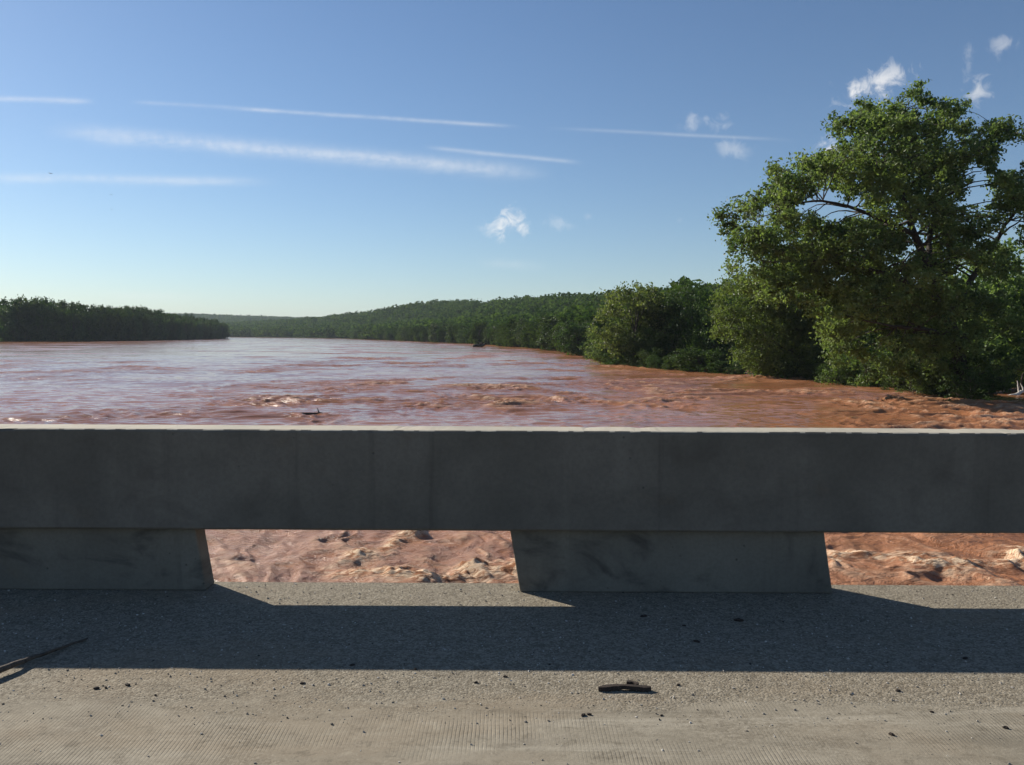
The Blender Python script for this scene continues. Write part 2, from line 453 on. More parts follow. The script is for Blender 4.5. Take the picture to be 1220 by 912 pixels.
# ------------------------------------------------------------------ terrain
def pxl(lst): return [tuple(on_z(px, py, WZ).xy) for px, py in lst]
right_bank = [(60, -500), (44, -60), (38, 25)] + pxl([(1220, 470), (1150, 476), (1050, 463), (960, 453), (880, 446), (800, 441), (740, 435.5), (705, 426), (672, 419), (640, 415.5), (560, 410), (480, 406.3), (400, 403.4)]) + [(-345, 1080), (-700, 1330), (-1500, 1600), (-3800, 1800)]
left_bank = [(-380, -500), (-300, 150), (-250, 330)] + pxl([(0, 407), (60, 407), (140, 406.2), (200, 405.2), (270, 403.6)]) + [(-330, 800), (-650, 930), (-1500, 1150), (-3800, 1350)]
FAR = 4000
right_poly = right_bank + [(-FAR * 1.5, 1900), (-FAR * 1.5, FAR * 1.5), (FAR * 1.5, FAR * 1.5), (FAR * 1.5, -500)]
left_poly = left_bank + [(-FAR * 1.5, 1350), (-FAR * 1.5, -500)]
def pip(x, y, poly):
    ins = np.zeros(x.shape, bool)
    n = len(poly)
    for i in range(n):
        x0, y0 = poly[i]; x1, y1 = poly[(i + 1) % n]
        if y0 == y1: continue
        c = ((y0 > y) != (y1 > y)) & (x < (x1 - x0) * (y - y0) / (y1 - y0) + x0)
        ins ^= c
    return ins
def pdist(x, y, line, vals=None):
    best = np.full(x.shape, 1e9); val = np.zeros(x.shape)
    for i in range(len(line) - 1):
        x0, y0 = line[i][:2]; x1, y1 = line[i + 1][:2]
        ex, ey = x1 - x0, y1 - y0
        t = np.clip(((x - x0) * ex + (y - y0) * ey) / (ex * ex + ey * ey), 0, 1)
        d = np.hypot(x - x0 - t * ex, y - y0 - t * ey)
        k = d < best
        best = np.where(k, d, best)
        if vals is not None: val = np.where(k, vals[i] + t * (vals[i + 1] - vals[i]), val)
    return best, val
TREE_H = 10.8
def hor(px): return 400.0 + (px - 610) * math.tan(ROLL)
def ridge(lst):
    pts, zs = [], []
    for px, py, Y in lst:
        pts.append(((px - 610) / FPX * Y, Y)); zs.append(max(CAM_Z + (hor(px) - py) / FPX * Y - TREE_H, WZ + 1))
    return pts, np.array(zs)
R1, Z1 = ridge([(300, 388, 1850), (390, 381, 1500), (450, 373, 1180), (500, 364, 1020), (530, 359, 940), (560, 362.5, 860), (620, 359, 720), (690, 353, 540), (720, 352, 480), (800, 348, 400), (860, 342, 340), (1000, 345, 270), (1300, 345, 230)])
R2, Z2 = ridge([(-300, 372, 2700), (60, 374, 2650), (190, 375, 2600), (250, 376, 2600), (310, 378.5, 2600), (390, 381, 2650), (600, 380, 2900), (1000, 380, 3200)])
def terrain(x, y):
    rl = pip(x, y, right_poly); ll = pip(x, y, left_poly)
    dr, _ = pdist(x, y, right_bank); dl, _ = pdist(x, y, left_bank)
    d1, z1 = pdist(x, y, R1, Z1); d2, z2 = pdist(x, y, R2, Z2)
    h = np.full(x.shape, WZ - 2.6)
    db = np.where(rl, dr, np.where(ll, dl, 0))
    inner = np.minimum(dr, dl)
    h = np.where(~(rl | ll), WZ - 0.2 - 2.4 * sstep(inner, 0, 14), h)
    t1 = sstep(db / (db + d1 + 1e-3), 0.0, 1.0) ** 1.7
    t2 = sstep(db / (db + d2 + 1e-3), 0.15, 1.0)
    hill = np.maximum((z1 - WZ) * t1, (z2 - WZ) * t2)
    hl = WZ - 0.2 + np.minimum(db * 0.05, 1.2) + hill
    h = np.where(rl, hl + fbm(x / 60, y / 60, 3) * np.minimum(1.2, hill * 0.1), h)
    h = np.where(ll, WZ - 0.2 + np.minimum(db * 0.05, 2.0) + fbm(x / 40, y / 40, 2) * 0.3, h)
    return h
def polar(radii, angs):
    a, r = np.meshgrid(angs, radii)
    return r * np.sin(a), r * np.cos(a)
def polar_faces(nr, na, closed):
    i, j = np.meshgrid(np.arange(nr - 1), np.arange(na if closed else na - 1), indexing='ij')
    j2 = (j + 1) % na
    return np.stack([i * na + j, i * na + j2, (i + 1) * na + j2, (i + 1) * na + j], -1).reshape(-1, 4)[:, ::-1]
rad = np.concatenate([[0.01], np.geomspace(6, 5600, 230)])
ang = np.radians(np.concatenate([np.arange(-48, 48, 0.33), np.arange(48, 312, 2.0)]))
gx, gy = polar(rad, ang)
gz = terrain(gx, gy)
me = mesh_np('ground', np.stack([gx, gy, gz], -1).reshape(-1, 3), polar_faces(len(rad), len(ang), True), True)
tag(link('ground', me, M_GROUND), kind='structure')

# ------------------------------------------------------------------ river
def water_height(x, y):
    r = np.hypot(x, y)
    warp = fbm(x / 7, y / 5, 2) * 0.8
    rap = sstep(0.6 * fbm(x / 34 + 3.2, y / 30 + 1.7, 4, 0.6) + 0.55 * fbm(x / 9 + 8.2, y / 10 + 5.7, 3, 0.55) + 0.32 * sstep(x / np.maximum(y, 1), 0.04, 0.45), -0.05, 0.66)           # patches of rough water
    near = sstep(r, 26, 17)
    rap = np.maximum(rap, near * (0.30 + 0.55 * sstep(fbm(x / 4.2 + 9, y / 3.2, 2), -0.2, 0.4)))
    def band(l, ax=1.5):
        keep = sstep(l / (np.where(r < 19, 0.0027, 0.0031) * r + 1e-3), 2.0, 4.5)
        return keep
    def ridged(x_, y_): return 1.45 * np.exp(-2.6 * (np.sqrt(perlin(x_, y_) ** 2 + 0.004) - 0.063)) - 0.75
    far = 1 - near
    rap = rap * (1 - far * 0.5 * sstep(x / np.maximum(y, 1), -0.08, -0.45))
    q = (0.42 + rap)
    h = 0.08 * fbm(x / 15, y / 7, 2) * band(7)
    b1 = ridged(x / 6.5 + warp * .5 + 70, y / 3.2 + warp * .5) * band(3.2)
    b2 = ridged(x / 2.6 + warp, y / 1.5 + warp * .7) * band(1.5)
    b3 = ridged(x / 1.15 + warp * 1.7 + 40, y / 0.66 + warp) * band(0.66)
    b4 = ridged(x / 0.52 + warp * 2 + 11, y / 0.28) * band(0.28)
    h = h + far * (rap * 0.13 * b1 + q * 0.125 * b2 + q * 0.080 * b3 + q * 0.040 * b4)
    # near the bridge: soft swells with streaks drawn out along the current
    xs_, ys_ = x + 0.45 * y, y * 0.8 - 0.25 * x
    w2 = fbm(x / 2.3 + 31, y / 2.0, 3)
    n1 = fbm(xs_ / 1.5 + 0.7 * w2, ys_ / 2.1 + 0.5 * w2, 3, 0.42)
    n2 = ridged(xs_ / 0.55 + w2, ys_ / 1.5 + w2)
    n3 = perlin(xs_ / 0.20 + 2 * w2, ys_ / 0.55)
    n4 = perlin(x / 0.11 + 3 * w2, y / 0.13)
    h = h + near * (0.135 * n1 + 0.036 * n2 + 0.018 * n3 + 0.008 * n4)
    # broken water just upstream of the bridge
    c = np.exp(-((y - 13.3 - 0.10 * x - 0.6 * w2) / 0.28) ** 2) * sstep(x, -3.6, -2.2) * sstep(x, 1.8, 0.2)
    c2 = np.exp(-((x + 2.5 - 0.35 * (y - 14) - 0.4 * w2) / 0.30) ** 2) * sstep(y, 12.8, 14) * sstep(y, 17.5, 15)
    c3 = np.exp(-((y - 13.6 - 0.3 * (x - 6) - 0.8 * w2) / 0.35) ** 2) * sstep(x, 5.0, 6.0)
    brk = 1.25 * np.clip(np.maximum(np.maximum(c, 0.8 * c2), 0.8 * c3) * (0.75 + 0.8 * perlin(x / 0.5, y / 0.4)), 0, 1)
    h = h + brk * (0.085 + 0.035 * n3 + 0.025 * n4)
    h = h * (0.55 + 0.45 * sstep(r, 6, 12))
    cr = 0.5 * b1 + 0.6 * b2 + 0.4 * b3
    f = far * sstep(cr, 0.42, 0.85) * sstep(rap, 0.15, 0.8) * (0.35 + 0.25 * sstep(x / np.maximum(y, 1), -0.5, 0.1))
    f = np.maximum(f, near * np.clip(0.38 * sstep(n1 + 0.35 * n2 + 0.3 * n3, 0.2, 0.75) + brk * 1.8, 0, 1.6))
    return h, f, np.maximum(rap, near)
wrad = np.concatenate([[0.01, 3.0], np.geomspace(6, 11, 40), np.geomspace(11.05, 19, 260), np.geomspace(19.1, 33, 90), np.geomspace(33.1, 420, 830), np.geomspace(422, 5600, 160)])
wang = np.radians(np.concatenate([np.arange(-40, 40, 0.12), np.arange(40, 47, 0.5), np.arange(47, 313, 2.0)]))
wx, wy = polar(wrad, wang)
wh, wf, wr = water_height(wx, wy)
me = mesh_np('river', np.stack([wx, wy, WZ + wh], -1).reshape(-1, 3), polar_faces(len(wrad), len(wang), True), True)
at = me.attributes.new('foam', 'FLOAT', 'POINT'); at.data.foreach_set('value', wf.ravel().astype(np.float32))
at = me.attributes.new('rough', 'FLOAT', 'POINT'); at.data.foreach_set('value', wr.ravel().astype(np.float32))
tag(link('river', me, M_WATER), kind='structure')

# ------------------------------------------------------------------ bridge deck and rail
def box_mesh(name, x0, x1, y0, y1, z0, z1, bev=0.0, lean=0.0, seg=2):
    bm = bmesh.new()
    bmesh.ops.create_cube(bm, size=1)
    for v in bm.verts:
        top = v.co.z > 0
        v.co = Vector((x1 if v.co.x > 0 else x0, y1 if v.co.y > 0 else y0, z1 if top else z0))
        if top: v.co.x += lean
    if bev: bmesh.ops.bevel(bm, geom=bm.edges[:], offset=bev, segments=seg, affect='EDGES', profile=0.5)
    me = bpy.data.meshes.new(name); bm.to_mesh(me); bm.free()
    return me
DECK_EDGE = 4.19
tag(link('bridge_deck', box_mesh('bridge_deck', -60, 60, -7.5, DECK_EDGE, -0.55, 0, 0.012), M_DECK), kind='structure')
rail = empty('bridge_railing', (0, 4.1, 0))
tag(rail, 'long grey concrete bridge railing with a deep beam on leaning blocks', 'railing')
def local(me):
    me.transform(Matrix.Translation((0, -4.1, 0))); return me
RAIL_T, RAIL_B = 0.812, 0.318
def beam_mesh():
    """a cast concrete beam whose arrises are slightly worn and chipped"""
    y0, y1, b_ = 3.975, 4.185, 0.012
    prof = [(y0, RAIL_B + b_, 0), (y0, RAIL_T - 0.2, 0), (y0, RAIL_T - b_, 1), (y0 + b_ * .35, RAIL_T - b_ * .35, 2), (y0 + b_, RAIL_T, 1), (y1 - b_, RAIL_T, 1), (y1 - b_ * .3, RAIL_T - b_ * .3, 2),
            (y1, RAIL_T - b_, 1), (y1, RAIL_B + b_, 1), (y1 - b_ * .3, RAIL_B + b_ * .3, 2), (y1 - b_, RAIL_B, 1), (y0 + b_, RAIL_B, 1), (y0 + b_ * .35, RAIL_B + b_ * .35, 2)]
    xs = np.unique(np.concatenate([np.linspace(-40, -7, 40), np.arange(-7, 7, 0.025), np.linspace(7, 40, 40)]))
    yc, zc = (y0 + y1) / 2, (RAIL_B + RAIL_T) / 2
    V = []
    for k, (y, z, wgt) in enumerate(prof):
        wear = 0.0012 * fbm(xs * 3.1 + 7 * k * (wgt != 0), xs * 0 + 1.5 + (0 if wgt == 0 else 3), 4)
        grp = 0 if k in (2, 3, 4) else 1 if k in (5, 6, 7) else 2
        chipn = fbm(xs * 2.6 + 31 * grp, xs * 0 + 4.7 * grp, 5, 0.65)
        ch = sstep(chipn, 0.55, 0.95) * 0.009 * (wgt > 0) * (1.0 if wgt == 2 else 0.55) + 0.0012 * np.abs(fbm(xs * 11 + grp * 9, xs * 0 + k * .2, 3)) * (wgt > 0)
        V.append(np.stack([xs, y + np.sign(yc - y) * ch + wear, z + np.sign(zc - z) * ch + wear * .6], -1))
    V = np.stack(V, 1)
    n, m_ = V.shape[:2]
    a, c = np.meshgrid(np.arange(n - 1), np.arange(m_), indexing='ij'); c2 = (c + 1) % m_
    Fq = np.stack([a * m_ + c, (a + 1) * m_ + c, (a + 1) * m_ + c2, a * m_ + c2], -1).reshape(-1, 4)
    return mesh_np('beam', V.reshape(-1, 3), Fq)
bme = local(beam_mesh())
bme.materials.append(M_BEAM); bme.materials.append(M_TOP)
bm_ = bmesh.new(); bm_.from_mesh(bme); bmesh.ops.holes_fill(bm_, edges=bm_.edges[:]); bmesh.ops.recalc_face_normals(bm_, faces=bm_.faces[:])
bm_.to_mesh(bme); bm_.free()
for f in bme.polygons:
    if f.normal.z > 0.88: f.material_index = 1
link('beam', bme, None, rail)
PERIOD = 3.115
for k in range(-4, 5):
    x0 = 0.045 + k * PERIOD
    link('post', local(box_mesh('post', x0, x0 + 1.555, 4.03, 4.155, 0.0, RAIL_B, 0.008, -0.052)), M_POST, rail)

# grit scattered on the shoulder (nobody could count it)
def pebbles(n):
    ico = bmesh.new(); bmesh.ops.create_icosphere(ico, subdivisions=1, radius=1)
    bv = np.array([v.co[:] for v in ico.verts]); bf = np.array([[v.index for v in f.verts] for f in ico.faces]); ico.free()
    X = rng.uniform(-4.2, 4.2, n); Y = 2.62 + (DECK_EDGE - 2.65) * rng.beta(1.3, 1.2, n)
    far = rng.random(n) < 0.06
    Y = np.where(far, rng.uniform(1.6, 2.7, n), Y)
    s = 0.0018 + 0.0032 * rng.random(n) ** 4
    sc = s[:, None] * rng.uniform(0.6, 1.3, (n, 3)) * np.array([1, 1, 0.7])
    V = bv[None] * sc[:, None, :] * (1 + 0.25 * rng.normal(size=(n, len(bv), 1)))
    V[:, :, 0] += X[:, None]; V[:, :, 1] += Y[:, None]; V[:, :, 2] += (s * 0.4)[:, None]
    Fc = bf[None] + (np.arange(n) * len(bv))[:, None, None]
    return mesh_np('gravel', V.reshape(-1, 3), Fc.reshape(-1, 3))
m, nb, p = newmat('grit_stone')
g = nb.n('ShaderNodeNewGeometry')
nb.link(nb.ramp(g.outputs['Random Per Island'], [(0.0, (0.05, 0.042, 0.034)), (0.25, (0.19, 0.165, 0.135)), (0.7, (0.34, 0.31, 0.265)), (1.0, (0.55, 0.52, 0.47))]), p.inputs['Base Color'])
p.inputs['Roughness'].default_value = 0.9
tag(link('gravel', pebbles(9000), m), 'fine pale grit lying on the bridge shoulder below the railing', 'gravel', kind='stuff')

# ------------------------------------------------------------------ foliage builders
def rand_unit(n):
    v = rng.normal(size=(n, 3)); return v / np.linalg.norm(v, axis=1, keepdims=True)
def leaves(centres, outward, size, aspect=0.62):
    """one folded rhombic leaf per centre"""
    n = len(centres)
    nrm = outward * 0.55 + rand_unit(n) * 0.8 + np.array([0, 0, 0.25])
    nrm /= np.linalg.norm(nrm, axis=1, keepdims=True)
    a = np.cross(nrm, rand_unit(n)); a /= np.linalg.norm(a, axis=1, keepdims=True) + 1e-9
    c = np.cross(nrm, a)
    s = size[:, None]
    droop = nrm * s * 0.12
    V = np.stack([centres - a * s * 0.5 - droop, centres + c * s * 0.5 * aspect, centres + a * s * 0.5 - droop, centres - c * s * 0.5 * aspect], 1)
    return V.reshape(-1, 3)
def quads(n): return np.arange(n * 4, dtype=np.int32).reshape(-1, 4)
def foliage(clumps, per_area, sub_r, leaf, spread=1.0, hollow=0.55):
    """clumps (cx,cy,cz,r): sprays of leaves spread over each clump"""
    Cs, Os, Ss = [], [], []
    for cx, cy, cz, r in clumps:
        ns = max(4, int(per_area[0] * r * r))
        d = rand_unit(ns)
        rr = r * rng.uniform(hollow, 1.0, ns) ** 0.7
        sub = np.array([cx, cy, cz]) + d * rr[:, None] * np.array([1, 1, 0.95])
        nl = per_area[1]
        off = rng.normal(size=(ns, nl, 3)) * sub_r * rng.uniform(0.5, 1.5, (ns, 1, 1)) * np.array([1, 1, 0.75])
        c = (sub[:, None] + off).reshape(-1, 3)
        o = np.repeat(d, nl, 0)
        Cs.append(c); Os.append(o); Ss.append(leaf * rng.uniform(0.6, 1.3, len(c)))
    return leaves(np.concatenate(Cs), np.concatenate(Os), np.concatenate(Ss))

# ------------------------------------------------------------------ the big tree
PXM = 1 / FPX
def make_named_tree(name, label, cat, base, limbs, clumps_px, y0, depth, centre, rx, ry, mat, dens, sub_r, leaf, both=True, bark=M_BARK, group=None):
    """limbs: list of (pixel path with depth offset, r0, r1); clumps_px: (px, py, rpx)"""
    root = empty(name, base)
    tag(root, label, cat, group)
    off = Vector(base)
    paths = []; nodes = []
    for pth, r0, r1 in limbs:
        cp = curve_path([at_y(px, py, y0 + d) - off for px, py, d in pth], r0, r1, 6, 0.02)
        paths.append(cp); nodes += cp
    cl = []
    for px, py, r in clumps_px:
        py += 8 * max(0, min(1, (260 - py) / 120)) if name == 'cottonwood_tree' else 0; r *= 0.9
        rho = math.hypot((px - centre[0]) / rx, (py - centre[1]) / ry)
        dd = depth * math.sqrt(max(0.04, 1 - min(rho, 1) ** 2))
        ks = (-1, 0.05, 1) if (both and dd > depth * 0.6) else (-1, 1) if (both and dd > depth * 0.4) else (random.choice((-1, 1)) * 0.6,)
        for k in ks:
            d = k * dd * random.uniform(0.45, 0.95)
            jx, jy = random.gauss(0, 5), random.gauss(0, 5)
            if abs(k) == 0.6: jx = jy = 0
            p = at_y(px + jx, py + jy, y0 + d) - off
            cl.append((p.x, p.y, p.z, r * PXM * (y0 + d)))
            # a branch from the nearest limb to the clump
            q = min(nodes, key=lambda n: (n[0] - p).length + 0.4 * max(0, n[0].z - p.z))
            mid = (q[0] + p) * 0.5 + Vector((0, 0, (p - q[0]).length * 0.10))
            rb = min(q[1] * 0.6, 0.03 + 0.012 * (p - q[0]).length)
            paths.append(curve_path([q[0], mid, p], rb, 0.012, 4, 0.03))
            for _ in range(5):
                e = p + Vector(rand_unit(1)[0]) * r * PXM * y0 * 0.85
                paths.append(curve_path([p, (p + e) * .5 + Vector((0, 0, .05)), e], 0.014, 0.005, 3, 0.02))
    link('trunk', tube_mesh(paths, 'trunk', 7), bark, root)
    V = foliage(cl, dens, sub_r, leaf, hollow=0.3)
    link('crown', mesh_np('crown', V, quads(len(V) // 4)), mat, root)
    return root

big_clumps = [
 (868,258,13),(884,250,15),(904,238,15),(872,274,11),(895,274,19),(918,214,13),(930,206,15),(925,236,22),(946,226,22),(962,184,11),(978,190,11),(962,212,20),
 (1004,146,13),(1016,138,12),(1025,128,15),(1045,128,18),(1066,122,16),(1094,112,13),(1104,104,11),(1118,108,10),(1138,128,14),(1130,142,20),(1100,140,22),(1070,146,26),(1040,152,28),(1012,172,28),(986,196,24),
 (1010,206,30),(1048,190,34),(1084,180,30),(1118,172,24),(1146,146,12),(1166,160,15),(1184,152,16),(1200,146,14),(1210,158,11),(1178,172,14),(1160,178,16),(1142,190,20),(1120,206,26),(1086,216,30),(1052,224,28),
 (1184,190,11),(1196,216,16),(1214,214,17),(1206,236,20),(1226,232,20),(1240,200,24),(1260,240,34),(1190,250,13),(1238,270,26),
 (940,262,26),(966,268,20),(1046,262,20),(1086,250,24),(1118,244,24),(1140,224,16),(1128,270,20),(1146,262,14),(1160,274,12),
 (884,300,18),(908,296,22),(936,298,26),(966,300,28),(996,300,28),(1028,296,28),(1060,292,24),(1020,274,16),(990,276,14),
 (876,318,12),(900,322,18),(930,326,24),(966,334,30),(1004,336,32),(1042,330,32),(1076,326,26),(1112,326,22),(1136,312,16),
 (1000,410,24),(1030,430,22),(1060,436,20),(1100,440,24),(1130,440,26),(1160,436,26),(1190,436,28),(1218,440,26),(1000,384,28),(970,330,28),(930,340,24),(900,340,20),(1118,278,15),(1122,300,16),(1098,312,16),(1066,284,16),(1044,272,14),(1150,284,16),(1172,270,12),(1178,292,14),(1146,300,18),(1166,308,14),(1190,318,18),(1000,290,24),(880,286,14),(862,270,9),(858,256,7),(1010,370,30),(1050,368,34),(1090,372,34),(1128,372,30),(1160,358,22),(1190,370,26),(1216,390,26),(1150,400,28),(1110,410,28),(1070,404,26)]
base = on_z(1150, 474, WZ); base.z = WZ - 0.5
YB = base.y
make_named_tree('cottonwood_tree', 'tallest broad-leaved tree leaning over the flooded bank, sky showing through its crown', 'tree', base, [
 ([(1150,486,0),(1147,450,0),(1136,400,0),(1122,360,-.3),(1106,318,-.6),(1090,280,-.8),(1078,240,-.8),(1068,195,-.5),(1060,150,-.2)], 0.52, 0.07),
 ([(1140,415,0),(1134,376,.8),(1150,344,1),(1176,306,1),(1198,268,.8),(1222,236,.6)], 0.34, 0.07),
 ([(1106,318,-.6),(1108,280,.6),(1116,240,1.2),(1118,190,1.6),(1104,130,1.4)], 0.22, 0.04),
 ([(1090,280,-.8),(1050,262,-1.6),(1010,246,-2.2),(964,240,-2.4),(910,258,-2.2)], 0.18, 0.03),
 ([(1122,360,-.3),(1082,338,-1.6),(1040,322,-2.6),(980,312,-3),(910,312,-3)], 0.2, 0.03),
 ([(1078,240,-.8),(1046,200,-1.6),(1012,160,-1.8)], 0.14, 0.03),
 ([(1116,240,1.2),(1142,206,1.8),(1170,176,2),(1196,154,2)], 0.14, 0.03),
 ([(1136,400,0),(1100,392,-2),(1060,388,-3.4),(1020,380,-4)], 0.16, 0.03),
 ], big_clumps, YB, 6.5, (1075, 270), 215, 185, M_LEAF, (11.0, 40), 0.21, 0.23)

# trees and shrubs of the near right bank
low_clumps = [(862,346,14),(852,352,9),(858,384,10),(876,338,16),(880,326,12),(900,330,16),(925,340,20),(896,346,20),(866,366,13),(884,372,20),(912,366,26),(944,360,30),(980,366,30),(872,392,13),(892,398,20),(922,396,26),(956,396,28),(990,400,26),(884,420,13),(904,424,17),(932,424,20),(960,426,20),(986,424,18),(892,438,9),(930,440,10),(1010,384,24),(906,440,12),(924,446,10),(944,447,12),(964,447,11),(984,449,10),(950,436,14),(975,440,12),(912,430,14)]
b2 = on_z(945, 450, WZ); b2.z = WZ - 0.4
make_named_tree('willow_tree', 'bright green low tree trailing its leaves into the red water below the tallest tree', 'tree', b2, [
 ([(945,456,0),(946,430,0),(940,400,0),(930,370,-.3),(915,350,-.5)], 0.18, 0.04),
 ([(946,430,0),(970,400,.5),(990,375,.8)], 0.2, 0.04),
 ([(944,420,0),(915,404,-.6),(885,392,-1)], 0.16, 0.03)], low_clumps, b2.y, 4.5, (935, 395), 90, 65, M_LEAF2, (11, 34), 0.28, 0.24)
def shrub(name, label, px, py, clumps, mat, dens=(16, 22), sub=0.16, leaf=0.17, depth=1.2):
    bb = on_z(px, py, WZ); bb.z = WZ - 0.2
    cx = sum(c[0] for c in clumps) / len(clumps); cy = sum(c[1] for c in clumps) / len(clumps)
    make_named_tree(name, label, 'shrub', bb, [([(px, py + 4, 0), (px, py - 8, 0), (cx, cy, 0)], 0.06, 0.02), ([(px, py, 0), (px + 10, cy + 4, .2), (px + 16, cy - 10, .3)], 0.05, 0.02)],
        clumps, bb.y, depth, (cx, cy), 60, 40, mat, dens, sub, leaf)
shrub('riverside_shrub', 'pale green shrub rising from the water between the low tree and the tallest trunk', 1000, 458, [(980,448,9),(992,438,12),(1010,432,13),(1000,450,8),(1022,446,12),(1034,438,12),(1040,450,8)], M_LEAF2)
shrub('drooping_shrub', 'sunlit shrub with drooping sprays just before the foot of the tallest tree', 1085, 470, [(1046,428,12),(1064,434,14),(1082,440,13),(1072,450,10),(1096,450,12),(1084,464,8),(1098,470,8),(1108,462,10),(1078,474,5),(1094,480,5),(1120,470,8)], M_LEAF2, (26, 22), 0.11, 0.13)
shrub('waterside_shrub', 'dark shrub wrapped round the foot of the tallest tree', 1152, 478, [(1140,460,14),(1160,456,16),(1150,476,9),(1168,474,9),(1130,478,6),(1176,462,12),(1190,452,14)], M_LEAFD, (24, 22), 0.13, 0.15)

# ------------------------------------------------------------------ wood along the banks
def make_proto(name, H, W, seed, mat, nleaf=22, leaf=0.55, squat=1.0):
    """trunk + irregular crown that comes nearly to the ground; H tall, W wide"""
    root = empty(name)
    r = random.Random(seed)
    cl = []
    nc = 34
    for k in range(nc):
        f = (k + 0.5) / nc
        z = H * (0.07 + 0.86 * f)
        prof = math.sin(math.pi * min(1, (0.16 + 0.84 * (1 - f)) ** 0.9 * 0.98 + .02)) ** 0.6 if f > 0.35 else 0.75 + 0.5 * f
        prof = max(0.34, prof)
        a = r.uniform(0, 2 * math.pi); q = W * 0.5 * prof * math.sqrt(r.uniform(0.15, 1)) * 0.8
        cl.append((q * math.cos(a), q * math.sin(a), z, W * r.uniform(0.13, 0.21) * (0.65 + 0.4 * prof)))
    paths = [curve_path([(0, 0, -1.0), (r.gauss(0, .1), r.gauss(0, .1), H * .3), (r.gauss(0, .4), r.gauss(0, .4), H * .65), (r.gauss(0, .5), r.gauss(0, .5), H * .78)], H * .018, H * .004, 5)]
    for c in cl[::2]:
        z0 = c[2] * 0.55
        paths.append(curve_path([(0, 0, z0), (c[0] * .5, c[1] * .5, z0 + (c[2] - z0) * .65), c[:3]], H * .008, H * .002, 3))
    link('trunk', tube_mesh(paths, 'trunk', 5), M_BARK, root)
    V = foliage(cl, (4.2 * (10 / W) ** 2 * 0.6, nleaf), W * 0.045, leaf, hollow=0.45)
    link('crown', mesh_np('crown', V, quads(len(V) // 4)), mat, root)
    return root
PROTO = {}
used = set()
def kids(o): return [c for c in C.objects if c.parent == o]
PKIDS = {}
def place(kind, x, y, z, scale, rot, label, group, wide=1.0):
    src = PROTO[kind]
    if kind not in PKIDS: PKIDS[kind] = kids(src)
    if kind in used:
        o = src.copy(); C.objects.link(o)
        for ch in PKIDS[kind]:
            c = ch.copy(); C.objects.link(c); c.parent = o
    else:
        o = src; used.add(kind)
    o.location = (x, y, z); o.scale = (scale * wide, scale * wide, scale); o.rotation_euler = (0, 0, rot)
    for k_ in ('label', 'category', 'group'):
        if k_ in o: del o[k_]
    tag(o, label, 'tree', group)
    return o
PROTO['a'] = make_proto('bank_tree', 10, 8.5, 1, M_LEAFF)
PROTO['b'] = make_proto('bank_tree', 10, 7.0, 2, M_LEAFF)
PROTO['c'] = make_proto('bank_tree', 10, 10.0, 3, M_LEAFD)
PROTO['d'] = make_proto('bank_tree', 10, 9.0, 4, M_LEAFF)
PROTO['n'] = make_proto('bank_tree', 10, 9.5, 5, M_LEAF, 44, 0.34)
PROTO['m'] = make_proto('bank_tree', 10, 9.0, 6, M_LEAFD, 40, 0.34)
PROTO['y'] = make_proto('bank_tree', 10, 9.0, 9, M_LEAF, 40, 0.36)
def tree_px(kind, px, ybase, ytop, label, group=None, wide=1.0, Y=None, rot=None):
    p = on_z(px, ybase, WZ)
    if Y is not None: p = at_y(px, 420, Y)
    top = at_y(px, ytop, p.y).z
    place(kind, p.x, p.y, WZ - 0.3, (top - WZ) / 10.0, random.uniform(0, 6) if rot is None else rot, label, group, wide)
# middle clump where the bank juts out
tree_px('n', 756, 434, 336, 'round leafy tree standing out at the tip of the right bank, tallest of its clump', wide=1.05, Y=106)
tree_px('y', 722, 430, 388, 'low yellow-green tree at the water edge on the outer tip of the right bank', wide=1.5, Y=112)
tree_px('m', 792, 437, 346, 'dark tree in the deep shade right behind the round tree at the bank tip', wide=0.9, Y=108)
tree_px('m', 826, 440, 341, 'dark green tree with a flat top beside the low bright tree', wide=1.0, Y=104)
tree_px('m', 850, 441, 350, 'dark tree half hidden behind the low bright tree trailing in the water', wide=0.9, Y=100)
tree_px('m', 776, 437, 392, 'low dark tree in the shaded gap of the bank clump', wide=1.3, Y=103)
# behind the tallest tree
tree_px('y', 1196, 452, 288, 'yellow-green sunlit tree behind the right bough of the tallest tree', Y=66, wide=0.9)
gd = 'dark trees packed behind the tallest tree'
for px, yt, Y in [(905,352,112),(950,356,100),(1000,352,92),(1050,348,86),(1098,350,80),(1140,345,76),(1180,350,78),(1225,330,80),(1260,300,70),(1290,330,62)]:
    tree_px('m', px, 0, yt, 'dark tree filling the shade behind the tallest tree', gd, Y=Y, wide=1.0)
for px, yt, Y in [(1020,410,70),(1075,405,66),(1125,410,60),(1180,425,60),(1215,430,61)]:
    tree_px('m', px, 0, yt, 'low dark tree filling the shade at water level behind the tallest tree', 'low dark growth behind the tallest tree', Y=Y, wide=1.6)

